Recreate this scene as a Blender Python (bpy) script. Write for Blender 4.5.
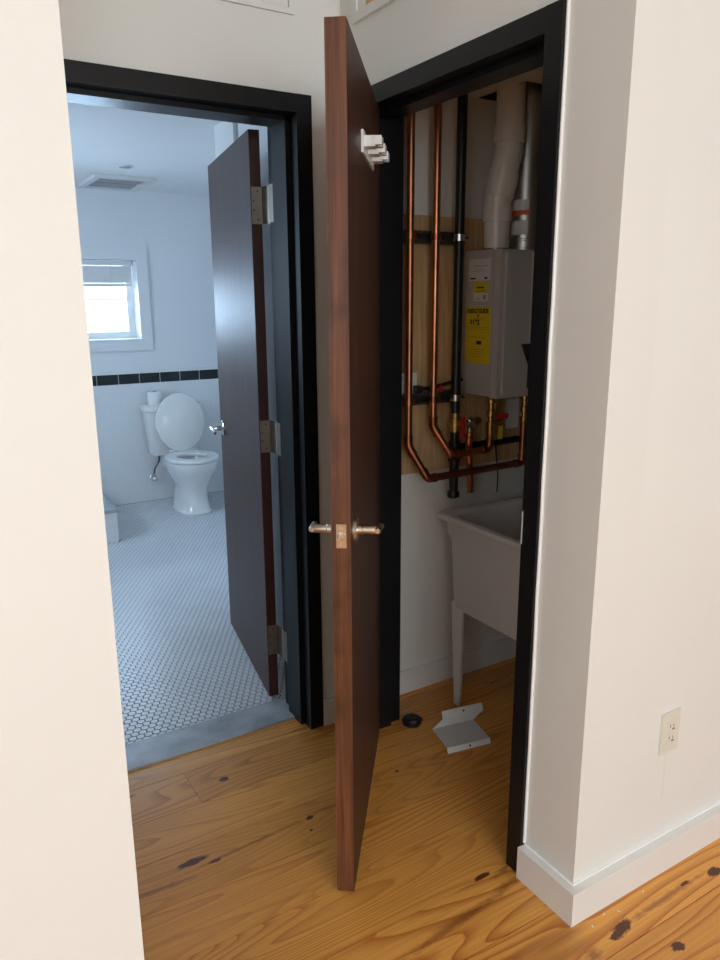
import bpy, bmesh, math, random
import numpy as np
from mathutils import Vector, Matrix
random.seed(7)
for o in list(bpy.data.objects): bpy.data.objects.remove(o)
scn = bpy.context.scene
COL = scn.collection

# ------------------------------------------------------------------ camera
F_PX = 746.49
YAW, PITCH, ROLL = 0.54674, -0.23627, -0.00625
CAM = Vector((-1.25634, -2.16178, 1.5032))
fw = Vector((math.sin(YAW)*math.cos(PITCH), math.cos(YAW)*math.cos(PITCH), math.sin(PITCH)))
r0 = Vector((math.cos(YAW), -math.sin(YAW), 0)); u0 = r0.cross(fw)
rr = math.cos(ROLL)*r0 + math.sin(ROLL)*u0
uu = -math.sin(ROLL)*r0 + math.cos(ROLL)*u0
cd = bpy.data.cameras.new('camera'); cam = bpy.data.objects.new('camera', cd); COL.objects.link(cam)
cd.sensor_fit = 'VERTICAL'; cd.sensor_height = 36; cd.sensor_width = 27; cd.lens = F_PX*36/960; cd.clip_start = .02
m = Matrix.Identity(4)
for i in range(3): m[i][0], m[i][1], m[i][2], m[i][3] = rr[i], uu[i], -fw[i], CAM[i]
cam.matrix_world = m
scn.camera = cam

# ------------------------------------------------------------------ world, lights, exposure
vs = scn.view_settings
vs.view_transform = 'Standard'; vs.look = 'None'; vs.gamma = 1; vs.use_curve_mapping = False
vs.exposure = 0.0
w = bpy.data.worlds.new('sky'); scn.world = w; w.use_nodes = True
w.node_tree.nodes['Background'].inputs[0].default_value = (.80, .90, 1, 1)
w.node_tree.nodes['Background'].inputs[1].default_value = 2.6
def area(name, loc, target, sx, sy, power, color):
    l = bpy.data.lights.new(name, 'AREA'); l.shape = 'RECTANGLE'; l.size = sx; l.size_y = sy; l.energy = power; l.color = color
    o = bpy.data.objects.new(name, l); COL.objects.link(o); o.location = loc
    o.rotation_euler = (Vector(target)-Vector(loc)).to_track_quat('-Z', 'Y').to_euler()
    return o
# daylight through the big hall window behind the camera, and through the small bathroom window
area('hall_window_daylight', (-1.3, -5.55, 1.65), (-.6, 0, 1.35), 3.0, 1.9, 73, (.935, 1, .985))
area('bathroom_window_daylight', (-.02, 3.86, 1.55), (-.3, 1.2, .6), .75, .65, 50, (.50, .73, 1))
area('bathroom_side_fill', (-1.86, 2.05, 1.6), (.9, 2.4, 1.1), .9, .8, 22, (.50, .73, 1))  # added fill from an unseen side opening, spreads light over the bathroom
# added fill from the left, out of view, to lift wall B and the closet
area('hall_side_fill', (-3.9, -3.6, 1.7), (0, -2.2, 1.2), 1.6, 1.6, 3, (.945, 1, .995))

# ------------------------------------------------------------------ materials
def srgb(*c): return tuple(((x/255)/12.92 if x/255 <= .04045 else ((x/255+.055)/1.055)**2.4) for x in c)+(1,)
MATS = {}
def mat(name, col, rough=.5, metal=0, spec=.5, var=0, vscale=8, bump=0, bscale=60, coat=0):
    if name in MATS: return MATS[name]
    M = bpy.data.materials.new(name); M.use_nodes = True; MATS[name] = M
    nt = M.node_tree; b = nt.nodes['Principled BSDF']
    b.inputs['Base Color'].default_value = col; b.inputs['Roughness'].default_value = rough
    b.inputs['Metallic'].default_value = metal; b.inputs['Specular IOR Level'].default_value = spec
    b.inputs['Coat Weight'].default_value = coat
    tc = nt.nodes.new('ShaderNodeTexCoord')
    if var:
        n = nt.nodes.new('ShaderNodeTexNoise'); n.inputs['Scale'].default_value = vscale; n.inputs['Detail'].default_value = 4
        nt.links.new(tc.outputs['Object'], n.inputs['Vector'])
        r = nt.nodes.new('ShaderNodeValToRGB')
        r.color_ramp.elements[0].position = .3; r.color_ramp.elements[1].position = .7
        r.color_ramp.elements[0].color = tuple(c*(1-var) for c in col[:3])+(1,)
        r.color_ramp.elements[1].color = tuple(min(1, c*(1+var)) for c in col[:3])+(1,)
        nt.links.new(n.outputs['Fac'], r.inputs['Fac']); nt.links.new(r.outputs['Color'], b.inputs['Base Color'])
    if bump:
        n2 = nt.nodes.new('ShaderNodeTexNoise'); n2.inputs['Scale'].default_value = bscale; n2.inputs['Detail'].default_value = 3
        nt.links.new(tc.outputs['Object'], n2.inputs['Vector'])
        bp = nt.nodes.new('ShaderNodeBump'); bp.inputs['Strength'].default_value = bump; bp.inputs['Distance'].default_value = .003
        nt.links.new(n2.outputs['Fac'], bp.inputs['Height']); nt.links.new(bp.outputs['Normal'], b.inputs['Normal'])
    return M
PAINT = mat('warm white wall paint', (.80, .793, .765, 1), .55, var=.012, vscale=3, bump=.06, bscale=180)
TRIMW = mat('white trim paint', (.82, .81, .79, 1), .35, var=.015, vscale=5)
CAULK = mat('white caulk', (.9, .9, .89, 1), .4, var=.02)
BPAINT = mat('bathroom white paint', (.80, .81, .82, 1), .5, var=.01, vscale=3)
CEILW = mat('ceiling white', (.82, .82, .82, 1), .7, var=.01)
BLACK = mat('black frame enamel', (.009, .009, .0105, 1), .36, spec=.24, var=.1, vscale=20)
NICKEL = mat('satin nickel', (.62, .56, .48, 1), .28, 1, var=.05, vscale=30)
CHROME = mat('chrome', (.75, .75, .76, 1), .15, 1, var=.02)
HINGEM = mat('dull hinge steel', (.30, .28, .245, 1), .38, 1, var=.08, vscale=40)
SCREW = mat('dark screw', (.12, .11, .10, 1), .4, 1, var=.05)
STONE = mat('grey marble', (.40, .42, .45, 1), .3, var=.28, vscale=9)
PORC = mat('white porcelain', (.80, .80, .79, 1), .09, coat=.4, var=.005)
SEATP = mat('white toilet seat plastic', (.82, .82, .80, 1), .2, var=.005)
WTILE = mat('white glazed tile', (.80, .81, .82, 1), .2, var=.02, vscale=2.3)
KTILE = mat('black glazed tile', (.010, .010, .013, 1), .15, var=.2, vscale=6)
GROUTW = mat('pale grout', (.74, .75, .68, 1), .8, var=.05, vscale=30)
GROUTD = mat('dark grout', (.03, .032, .036, 1), .8, var=.2, vscale=30)
HEXT = mat('white hex tile', (.74, .76, .78, 1), .34, var=.05, vscale=5)
COPPER = mat('copper pipe', (.60, .24, .12, 1), .28, 1, var=.25, vscale=9)
COPD = mat('dull copper fitting', (.40, .15, .075, 1), .35, 1, var=.3, vscale=20)
BRASS = mat('brass', (.55, .38, .13, 1), .32, 1, var=.2, vscale=30)
GASP = mat('black iron pipe', (.010, .010, .012, 1), .38, var=.2, vscale=30)
GALV = mat('galvanised strut', (.16, .16, .15, 1), .42, .9, var=.2, vscale=30)
STEEL = mat('brushed stainless duct', (.50, .48, .44, 1), .4, 1, var=.1, vscale=6)
PVC = mat('white pvc', (.80, .76, .70, 1), .3, var=.03, vscale=5)
HEAT = mat('grey enamel heater', (.50, .48, .45, 1), .38, var=.02, vscale=5)
HEATD = mat('dark heater panel', (.03, .032, .035, 1), .35, var=.1)
YELLOW = mat('yellow label', (.80, .58, .02, 1), .5, var=.03)
LABW = mat('white label', (.72, .71, .69, 1), .5, var=.02)
INK = mat('black ink', (.012, .012, .012, 1), .6, var=.1)
INKG = mat('grey ink', (.30, .30, .30, 1), .6, var=.1)
RED = mat('red valve handle', (.55, .02, .03, 1), .35, var=.1, vscale=20)
ORANGE = mat('orange label', (.75, .12, .02, 1), .5, var=.05)
YTAG = mat('yellow tag', (.75, .55, .03, 1), .5, var=.05)
SINKM = mat('off white sink plastic', (.66, .63, .60, 1), .42, var=.02, vscale=4, bump=.05, bscale=120)
WMETAL = mat('white powder coated metal', (.78, .79, .78, 1), .35, var=.02)
RUBBER = mat('black rubber', (.012, .012, .013, 1), .5, var=.2, vscale=20)
IVORY = mat('ivory plastic', (.74, .72, .64, 1), .35, var=.02)
PLAW = mat('white clip plastic', (.84, .83, .82, 1), .35, var=.02)
PLAG = mat('grey clip rubber', (.36, .37, .37, 1), .5, var=.04)
DARKV = mat('vent hole shade', (.05, .045, .04, 1), .8, var=.1)
PAPER = mat('white toilet paper', (.86, .86, .85, 1), .85, var=.02)
BLIND = mat('white vinyl blind', (.74, .73, .72, 1), .5, var=.02)
VENTM = mat('vent grille plastic', (.70, .70, .69, 1), .5, var=.02)
VENTD = mat('mid grey vent parts', (.34, .34, .34, 1), .7, var=.02)  # mid grey of the louvre panels and the ceiling cap nozzle

def nodes(M):
    nt = M.node_tree
    def N(t, **k):
        n = nt.nodes.new(t)
        for a, v in k.items(): setattr(n, a, v)
        return n
    def L(a, b): nt.links.new(a, b)
    def MATH(op, a, b=None, c=None):
        n = N('ShaderNodeMath', operation=op)
        for i, x in enumerate((a, b, c)):
            if x is None: continue
            if isinstance(x, (int, float)): n.inputs[i].default_value = x
            else: L(x, n.inputs[i])
        return n.outputs[0]
    def MIX(f, a, b, mode='MIX'):
        n = N('ShaderNodeMix', data_type='RGBA', blend_type=mode)
        for i, x in ((0, f), (6, a), (7, b)):
            if isinstance(x, (int, float, tuple)): n.inputs[i].default_value = x
            else: L(x, n.inputs[i])
        return n.outputs[2]
    def RAMP(f, stops):
        n = N('ShaderNodeValToRGB'); cr = n.color_ramp
        while len(cr.elements) < len(stops): cr.elements.new(.5)
        for e, (p, c) in zip(cr.elements, stops): e.position = p; e.color = c if isinstance(c, tuple) else (c, c, c, 1)
        L(f, n.inputs[0]); return n.outputs[0]
    return nt, N, L, MATH, MIX, RAMP

def pine_material():
    M = bpy.data.materials.new('varnished pine plank'); M.use_nodes = True
    nt, N, L, MATH, MIX, RAMP = nodes(M)
    b = nt.nodes['Principled BSDF']
    tc = N('ShaderNodeTexCoord'); sp = N('ShaderNodeSeparateXYZ'); L(tc.outputs['Object'], sp.inputs[0])
    X, Y = sp.outputs[0], sp.outputs[1]
    oi = N('ShaderNodeObjectInfo'); rnd = oi.outputs['Random']
    def vec(x, y, z):
        c = N('ShaderNodeCombineXYZ')
        for i, q in enumerate((x, y, z)):
            if isinstance(q, (int, float)): c.inputs[i].default_value = q
            else: L(q, c.inputs[i])
        return c.outputs[0]
    def noise(v, s, d=2, dist=0, rough=.5):
        n = N('ShaderNodeTexNoise'); n.inputs['Scale'].default_value = s; n.inputs['Detail'].default_value = d
        n.inputs['Roughness'].default_value = rough; n.inputs['Distortion'].default_value = dist; L(v, n.inputs['Vector']); return n.outputs['Fac']
    off = MATH('MULTIPLY', rnd, 37.0)
    # growth rings cut lengthwise: contour lines of a long stretched field
    f = noise(vec(MATH('MULTIPLY', X, .75), MATH('MULTIPLY', Y, 6.6), off), 1.0, .6, .15)
    fine = noise(vec(MATH('MULTIPLY', X, 6.0), MATH('MULTIPLY', Y, 30.0), off), 1.0, 2)
    ring = MATH('FRACT', MATH('ADD', MATH('MULTIPLY', f, 25.0), MATH('MULTIPLY', fine, .35)))
    late = RAMP(ring, [(0, 0.0), (.50, .08), (.80, .65), (.92, 1.0), (1, .05)])
    strong = noise(vec(MATH('MULTIPLY', X, .7), MATH('MULTIPLY', Y, 3.0), MATH('ADD', off, 9.0)), 1.0, 1)
    amt = MATH('MULTIPLY', late, RAMP(strong, [(.30, .35), (.62, 1.0)]))
    light = srgb(243, 176, 88); dark = srgb(184, 100, 36)
    c = MIX(amt, light, dark)
    # fibre streaks
    fib = noise(vec(MATH('MULTIPLY', X, 3.0), MATH('MULTIPLY', Y, 220.0), off), 1.0, 3)
    c = MIX(MATH('MULTIPLY', RAMP(fib, [(.35, 1.0), (.7, 0.0)]), .22), c, srgb(150, 88, 38))
    # heartwood streaks
    hw = noise(vec(MATH('MULTIPLY', X, .9), MATH('MULTIPLY', Y, 9.0), MATH('ADD', off, 21.0)), 1.0, 2, .4)
    c = MIX(RAMP(hw, [(.66, 0.0), (.73, .55)]), c, srgb(128, 66, 30))
    # plank tone
    tone = RAMP(rnd, [(0, (.84, .80, .76, 1)), (.5, (1, 1, 1, 1)), (1, (.93, .90, .84, 1))])
    c = MIX(1.0, c, tone, 'MULTIPLY')
    # individual knots and reddish heart streaks: x, y, half length, half width, turn, kind
    K = [(-.743, -.419, .050, .013, .05, 1), (-.690, -.447, .022, .007, .0, 1), (-.534, -.117, .017, .012, .1, 1), (-.385, -.428, .016, .008, .2, 1),
         (-.406, -.478, .005, .005, 0, 1), (-.035, -.378, .008, .006, 0, 1), (-.100, -.880, .030, .009, .1, 1), (-.04, -.893, .05, .012, .15, 0),
         (.075, -1.192, .050, .016, .25, 1), (.150, -1.297, .022, .015, -.1, 1), (.441, -1.195, .026, .014, 0, 1), (.336, -1.180, .020, .006, .1, 1),
         (-.57, -.437, .22, .008, .07, 0), (-.86, -.468, .15, .012, -.06, 0), (-.30, -.418, .10, .008, -.05, 0), (-.20, .012, .07, .008, 0, 0),
         (.25, -1.185, .20, .012, .02, 0), (-.25, -.965, .24, .014, .10, 0), (-.06, -.935, .06, .016, .12, 0), (-.04, -1.21, .03, .02, .2, 0)]
    wob = MATH('MULTIPLY', MATH('SUBTRACT', noise(vec(X, MATH('MULTIPLY', Y, 2.5), 0.0), 45.0, 4, 0, .6), .5), 1.5)
    for (kx, ky, a, bb, th, kind) in K:
        ct, st = math.cos(th), math.sin(th)
        dx = MATH('SUBTRACT', X, kx); dy = MATH('SUBTRACT', Y, ky)
        ex = MATH('DIVIDE', MATH('ADD', MATH('MULTIPLY', dx, ct), MATH('MULTIPLY', dy, st)), a)
        ey = MATH('DIVIDE', MATH('SUBTRACT', MATH('MULTIPLY', dy, ct), MATH('MULTIPLY', dx, st)), bb)
        d = MATH('ADD', MATH('SQRT', MATH('ADD', MATH('MULTIPLY', ex, ex), MATH('MULTIPLY', ey, ey))), wob)
        if kind:
            c = MIX(RAMP(d, [(.75, .95), (1.0, 0.0)]), c, srgb(74, 36, 26))
        else:
            c = MIX(RAMP(d, [(.3, .60), (1.0, 0.0)]), c, srgb(122, 60, 26))
    L(c, b.inputs['Base Color'])
    b.inputs['Roughness'].default_value = .33; b.inputs['Specular IOR Level'].default_value = .45
    bp = N('ShaderNodeBump'); bp.inputs['Strength'].default_value = .12; bp.inputs['Distance'].default_value = .002
    L(fib, bp.inputs['Height']); L(bp.outputs['Normal'], b.inputs['Normal'])
    return M
PINE = pine_material()

def wood_material(name, c1, c2, rough, axis='Z', coat=0.0, blotch=.5, gs=(26, 26, 1.6)):
    M = bpy.data.materials.new(name); M.use_nodes = True
    nt, N, L, MATH, MIX, RAMP = nodes(M)
    b = nt.nodes['Principled BSDF']
    tc = N('ShaderNodeTexCoord'); mp = N('ShaderNodeMapping'); mp.inputs['Scale'].default_value = gs; L(tc.outputs['Object'], mp.inputs[0])
    n = N('ShaderNodeTexNoise'); n.inputs['Scale'].default_value = 1; n.inputs['Detail'].default_value = 6; n.inputs['Distortion'].default_value = .6; L(mp.outputs[0], n.inputs['Vector'])
    g = RAMP(n.outputs['Fac'], [(.32, 0.0), (.68, 1.0)])
    mp2 = N('ShaderNodeMapping'); mp2.inputs['Scale'].default_value = (gs[0]*9, gs[1]*9, gs[2]*2.5); L(tc.outputs['Object'], mp2.inputs[0])
    n2 = N('ShaderNodeTexNoise'); n2.inputs['Scale'].default_value = 1; n2.inputs['Detail'].default_value = 3; L(mp2.outputs[0], n2.inputs['Vector'])
    c = MIX(g, c1, c2)
    c = MIX(MATH('MULTIPLY', RAMP(n2.outputs['Fac'], [(.42, 1.0), (.62, 0.0)]), .35), c, tuple(x*.45 for x in c1[:3])+(1,))
    n3 = N('ShaderNodeTexNoise'); n3.inputs['Scale'].default_value = 7; n3.inputs['Detail'].default_value = 2; L(tc.outputs['Object'], n3.inputs['Vector'])
    c = MIX(MATH('MULTIPLY', RAMP(n3.outputs['Fac'], [(.52, 0.0), (.70, 1.0)]), blotch), c, tuple(x*.35 for x in c1[:3])+(1,))
    L(c, b.inputs['Base Color']); b.inputs['Roughness'].default_value = rough; b.inputs['Coat Weight'].default_value = coat; b.inputs['Coat Roughness'].default_value = .25
    bp = N('ShaderNodeBump'); bp.inputs['Strength'].default_value = .15; bp.inputs['Distance'].default_value = .002
    L(n2.outputs['Fac'], bp.inputs['Height']); L(bp.outputs['Normal'], b.inputs['Normal'])
    return M
DOORW = wood_material('dark walnut stained veneer', srgb(62, 36, 26), srgb(84, 50, 36), .48, coat=.0, blotch=.15)
EDGEW = wood_material('reddish stained door edge', srgb(84, 46, 28), srgb(128, 78, 48), .45, blotch=.75, gs=(60, 60, 2.2))
EDGED = wood_material('dark red stained door edge', srgb(56, 24, 20), srgb(76, 36, 28), .4, blotch=.4)
PLY = wood_material('tan plywood board', srgb(208, 170, 124), srgb(220, 184, 138), .6, blotch=.1, gs=(9, 9, 2))

def wallc_material():
    M = bpy.data.materials.new('white wall paint with faint drip'); M.use_nodes = True
    nt, N, L, MATH, MIX, RAMP = nodes(M); b = nt.nodes['Principled BSDF']
    tc = N('ShaderNodeTexCoord'); sp = N('ShaderNodeSeparateXYZ'); L(tc.outputs['Object'], sp.inputs[0])
    n = N('ShaderNodeTexNoise'); n.inputs['Scale'].default_value = 4; L(tc.outputs['Object'], n.inputs['Vector'])
    c = RAMP(n.outputs['Fac'], [(.3, (.80, .795, .772, 1)), (.7, (.815, .81, .787, 1))])
    dx = MATH('ABSOLUTE', MATH('SUBTRACT', sp.outputs[0], MATH('ADD', .322, MATH('MULTIPLY', MATH('SUBTRACT', n.outputs['Fac'], .5), .01))))
    inx = RAMP(MATH('DIVIDE', dx, .006), [(.3, 1.0), (1.0, 0.0)])
    inz = RAMP(sp.outputs[2], [(.19, 0.0), (.22, 1.0), (.353, 1.0), (.356, 0.0)])
    c = MIX(MATH('MULTIPLY', MATH('MULTIPLY', inx, inz), .2), c, (.62, .56, .44, 1))
    L(c, b.inputs['Base Color']); b.inputs['Roughness'].default_value = .55
    return M
PAINTC = wallc_material()

# ------------------------------------------------------------------ mesh helpers
def link(o, parent=None):
    COL.objects.link(o)
    if parent: o.parent = parent
    return o
def mesh_obj(name, bm, material, parent=None, smooth=False, bevel=0, segs=2, angle=40):
    if bevel:
        ed = [e for e in bm.edges if len(e.link_faces) == 2 and e.calc_face_angle(0) > math.radians(30)]
        bmesh.ops.bevel(bm, geom=ed, offset=bevel, segments=segs, affect='EDGES', clamp_overlap=True)
    bmesh.ops.recalc_face_normals(bm, faces=bm.faces[:])
    me = bpy.data.meshes.new(name); bm.to_mesh(me); bm.free()
    if material: me.materials.append(material)
    if smooth:
        me.polygons.foreach_set('use_smooth', [True]*len(me.polygons))
        try: me.set_sharp_from_angle(angle=math.radians(angle))
        except Exception: pass
    return link(bpy.data.objects.new(name, me), parent)
def empty(name, loc=(0, 0, 0), rz=0, parent=None):
    o = bpy.data.objects.new(name, None); link(o, parent); o.location = loc; o.rotation_euler = (0, 0, rz); o.empty_display_size = .05
    return o
def tag(o, label, cat, group=None, kind=None):
    o['label'] = label; o['category'] = cat
    if group: o['group'] = group
    if kind: o['kind'] = kind
    return o
def struct(o, label, cat): return tag(o, label, cat, kind='structure')
def bbox(bm, x0, x1, y0, y1, z0, z1):
    vs_ = [bm.verts.new((x, y, z)) for z in (min(z0, z1), max(z0, z1)) for y in (min(y0, y1), max(y0, y1)) for x in (min(x0, x1), max(x0, x1))]
    for f in ((0, 2, 3, 1), (4, 5, 7, 6), (0, 1, 5, 4), (2, 6, 7, 3), (0, 4, 6, 2), (1, 3, 7, 5)): bm.faces.new([vs_[i] for i in f])
    return vs_
def box(name, x0, x1, y0, y1, z0, z1, material, parent=None, bevel=0, segs=2):
    bm = bmesh.new(); bbox(bm, x0, x1, y0, y1, z0, z1)
    return mesh_obj(name, bm, material, parent, smooth=bool(bevel), bevel=bevel, segs=segs)
def boxes(name, lst, material, parent=None, bevel=0):
    bm = bmesh.new()
    for b in lst: bbox(bm, *b)
    return mesh_obj(name, bm, material, parent, bevel=bevel, smooth=bool(bevel))
def prism(name, poly, a0, a1, material, parent=None, axis='z', bevel=0, smooth=False):
    """poly 2-D: axis z -> (x,y); axis x -> (y,z); axis y -> (x,z)"""
    bm = bmesh.new()
    def P(q, a): return {'z': (q[0], q[1], a), 'x': (a, q[0], q[1]), 'y': (q[0], a, q[1])}[axis]
    lo = [bm.verts.new(P(q, a0)) for q in poly]; hi = [bm.verts.new(P(q, a1)) for q in poly]
    bm.faces.new(lo[::-1]); bm.faces.new(hi)
    for i in range(len(poly)): j = (i+1) % len(poly); bm.faces.new((lo[i], lo[j], hi[j], hi[i]))
    return mesh_obj(name, bm, material, parent, bevel=bevel, smooth=smooth or bool(bevel))
def sweep(bm, pts, rad, n=16, caps=True):
    pts = [Vector(p) for p in pts]
    if not isinstance(rad, (list, tuple)): rad = [rad]*len(pts)
    rings = []; prev = None
    for i, p in enumerate(pts):
        t = ((pts[min(i+1, len(pts)-1)]-p).normalized() if i < len(pts)-1 else Vector((0, 0, 0))) + ((p-pts[i-1]).normalized() if i else Vector((0, 0, 0)))
        t.normalize()
        if prev is None:
            s = Vector((0, 0, 1)).cross(t)
            if s.length < .05: s = Vector((1, 0, 0)).cross(t)
        else: s = prev - t*prev.dot(t)
        s.normalize(); prev = s; q = t.cross(s)
        rings.append([bm.verts.new(p+rad[i]*(math.cos(2*math.pi*k/n)*s+math.sin(2*math.pi*k/n)*q)) for k in range(n)])
    for a, b in zip(rings, rings[1:]):
        for k in range(n): bm.faces.new((a[k], a[(k+1) % n], b[(k+1) % n], b[k]))
    if caps: bm.faces.new(rings[0][::-1]); bm.faces.new(rings[-1])
def fillet(pts, r, k=5):
    pts = [Vector(p) for p in pts]; out = [pts[0]]
    for i in range(1, len(pts)-1):
        a, b, c = pts[i-1], pts[i], pts[i+1]
        d = min(r, (a-b).length*.45, (c-b).length*.45)
        p0 = b+(a-b).normalized()*d; p1 = b+(c-b).normalized()*d
        for j in range(k+1):
            t = j/k; out.append((1-t)**2*p0+2*t*(1-t)*b+t*t*p1)
    return out+[pts[-1]]
def tube(name, pts, r, material, parent=None, fr=0, n=16):
    bm = bmesh.new(); sweep(bm, fillet(pts, fr) if fr else pts, r, n)
    return mesh_obj(name, bm, material, parent, smooth=True, angle=50)
def cyl(name, a, b, r, material, parent=None, n=24, r2=None):
    bm = bmesh.new(); sweep(bm, [a, b], [r, r if r2 is None else r2], n)
    return mesh_obj(name, bm, material, parent, smooth=True, angle=50)
def lathe(name, origin, axis, prof, material, parent=None, n=28):
    """prof: (distance along axis, radius)"""
    o = Vector(origin); ax = Vector(axis).normalized(); bm = bmesh.new()
    s = Vector((0, 0, 1)).cross(ax)
    if s.length < .05: s = Vector((1, 0, 0))
    s.normalize(); q = ax.cross(s); rings = []
    for d, r in prof: rings.append([bm.verts.new(o+ax*d+max(r, 1e-5)*(math.cos(2*math.pi*k/n)*s+math.sin(2*math.pi*k/n)*q)) for k in range(n)])
    for a, b in zip(rings, rings[1:]):
        for k in range(n): bm.faces.new((a[k], a[(k+1) % n], b[(k+1) % n], b[k]))
    bm.faces.new(rings[0][::-1]); bm.faces.new(rings[-1])
    return mesh_obj(name, bm, material, parent, smooth=True, angle=35)
def text(name, body, size, loc, xdir, ydir, material, parent=None, depth=.0006, sx=1.0):
    cu = bpy.data.curves.new(name, 'FONT'); cu.body = body; cu.size = size; cu.align_x = 'CENTER'; cu.align_y = 'CENTER'; cu.extrude = depth; cu.offset = size*.03
    t = bpy.data.objects.new('tmp', cu); COL.objects.link(t)
    dg = bpy.context.evaluated_depsgraph_get(); me = bpy.data.meshes.new_from_object(t.evaluated_get(dg))
    bpy.data.objects.remove(t); bpy.data.curves.remove(cu)
    X = Vector(xdir).normalized(); Y = Vector(ydir).normalized(); Z = X.cross(Y)
    M = Matrix.Identity(4)
    for i in range(3): M[i][0], M[i][1], M[i][2], M[i][3] = X[i]*sx, Y[i], Z[i], loc[i]
    me.transform(M); me.materials.clear(); me.materials.append(material)
    return link(bpy.data.objects.new(name, me), parent)

# ================================================================== STRUCTURE
CORNER_Y = -1.0994          # outer corner where wall B turns into wall C
H = 2.9                     # hall ceiling
FZ = 2.097; RZ = 2.046; SZ = 2.030      # steel frames: top, rabbet, stop
# bathroom frame: rabbet faces / outer faces in x ; closet frame in y
BX0, BX1 = -.906, -.161; BO0, BO1 = -.957, -.110; BD = .190
CY0, CY1 = -.8775, -.125; CO0, CO1 = -.9285, -.074; CD = .136
CW = .034                    # closet side wall plane

# --- hall floor: subfloor plus single planks running along x
sub = struct(box('floor', -4.2, 3.2, -5.7, .085, -.06, -.021, mat('subfloor shadow', (.02, .012, .007, 1), .9, var=.1)), 'varnished knotty pine plank floor of the hall and closet', 'floor')
row_edges = [.085] + [-.0165-.1737*i for i in range(33)]
joints = {0: [-.9, .7], 1: [-.635, 1.3], 2: [-1.6, .9], 3: [-1.25, 1.9], 4: [-2.2, .35], 5: [-1.5, .62], 6: [-1.9, 1.05], 7: [-.95, 1.6]}
for i, (ya, yb) in enumerate(zip(row_edges, row_edges[1:])):
    js = joints.get(i, [random.uniform(-2.6, -1.2), random.uniform(.4, 2.4)])
    xs = [-4.2]+js+[3.2]
    for xa, xb in zip(xs, xs[1:]):
        box('plank', xa+.0005, xb-.0005, max(yb, -5.7)+.0008, ya-.0008, -.02, 0, PINE, sub, bevel=.0012, segs=1)

# --- wall A (far wall of the alcove, with the bathroom doorway)
def wall(name, lst, material, label):
    return struct(boxes(name, lst, material), label, 'wall')
wall('wall_back', [(-1.70, BO0, 0, BD, 0, H), (BO1, .0, 0, BD, 0, H), (BO0, BO1, 0, BD, FZ, H), (0, 1.6, CW, BD, 0, H)], PAINT, 'warm white wall around the bathroom doorway')
# --- wall B with the closet doorway
wall('wall_right', [(0, CD, CO1, CW, 0, H), (0, CD, CORNER_Y, CO0, 0, H), (0, CD, CO0, CO1, FZ, H)], PAINT, 'warm white wall around the utility closet doorway')
# --- wall C (turns right, outlet wall)
wall('wall_front_right', [(CD, 3.3, CORNER_Y, -.985, 0, H)], PAINTC, 'white wall with the power outlet beside the closet corner')
# --- wall D (left)
wall('wall_left', [(-4.3, -1.036, CORNER_Y, CORNER_Y+.12, 0, H), (-1.15, -1.036, CORNER_Y+.12, 0, 0, H)], PAINT, 'white wall end left of the bathroom doorway')
# rest of the hall, behind the camera
wall('wall_far_left', [(-4.3, -4.2, -5.7, -4.5, 0, H), (-4.3, -4.2, -2.7, CORNER_Y, 0, H), (-4.3, -4.2, -4.5, -2.7, 0, .8), (-4.3, -4.2, -4.5, -2.7, 2.6, H)], PAINT, 'hall side wall with an opening added for fill light')  # opening put in to go with the added hall side light
wall('wall_far_right', [(3.2, 3.3, -5.7, CORNER_Y, 0, H)], PAINT, 'plain hall wall at the far right')
wall('wall_rear', [(-4.2, -2.6, -5.8, -5.7, 0, H), (.6, 3.3, -5.8, -5.7, 0, H), (-2.6, .6, -5.8, -5.7, 0, .6), (-2.6, .6, -5.8, -5.7, 2.7, H)], PAINT, 'hall rear wall with a wide window opening')
struct(box('ceiling', -4.3, 3.3, -5.8, BD, H, H+.1, CEILW), 'white hall ceiling', 'ceiling')

# --- closet shell
wall('wall_closet_back', [(1.42, 1.52, -.985, CW, 0, 2.4)], PAINT, 'white back wall of the utility closet')
CZ = 2.181
cc = boxes('ceiling_closet', [(CD, .565, -.985, CW, CZ, CZ+.03), (.565, .80, -.985, -.208, CZ, CZ+.03), (.80, 1.42, -.985, CW, CZ, CZ+.03)], PAINT)
struct(cc, 'low closet ceiling with a square vent hole', 'ceiling')
sh = boxes('vent_shaft', [(.5652, .571, -.2078, CW-.0005, CZ+.0008, CZ+.4), (.794, .7998, -.2078, CW-.0005, CZ+.0008, CZ+.4), (.571, .794, -.2078, -.202, CZ+.0008, CZ+.4), (.571, .794, CW-.006, CW-.0005, CZ+.0008, CZ+.4), (.5652, .7998, -.2078, CW-.0005, CZ+.4, CZ+.41)], DARKV, cc)  # near-black boards stand in for the shade inside the vent hole

# --- bathroom shell
BY = 3.475; BZ = 2.267
WX0, WX1, WZ0, WZ1 = -.32, .285, 1.238, 1.796
bw = wall('wall_bathroom_back', [(-1.8, WX0, BY, BY+.24, 0, BZ+.1), (WX1, 1.2, BY, BY+.24, 0, BZ+.1), (WX0, WX1, BY, BY+.24, 0, WZ0), (WX0, WX1, BY, BY+.24, WZ1, BZ+.1)], BPAINT, 'bathroom wall with small window, white tile wainscot and black tile border')
wall('wall_bathroom_left', [(-1.8, -1.7, BD, 1.6, 0, BZ+.1), (-1.8, -1.7, 2.5, BY, 0, BZ+.1), (-1.8, -1.7, 1.6, 2.5, 0, 1.2), (-1.8, -1.7, 1.6, 2.5, 2.0, BZ+.1)], BPAINT, 'white left wall of the bathroom with an opening added for fill light')  # opening put in to go with the added bathroom side light
wall('wall_bathroom_right', [(1.1, 1.2, 1.28, BY, 0, BZ+.1), (.10, 1.2, BD+.0001, 1.28, 0, BZ+.1)], BPAINT, 'white bathroom wall beside the open door')
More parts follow.
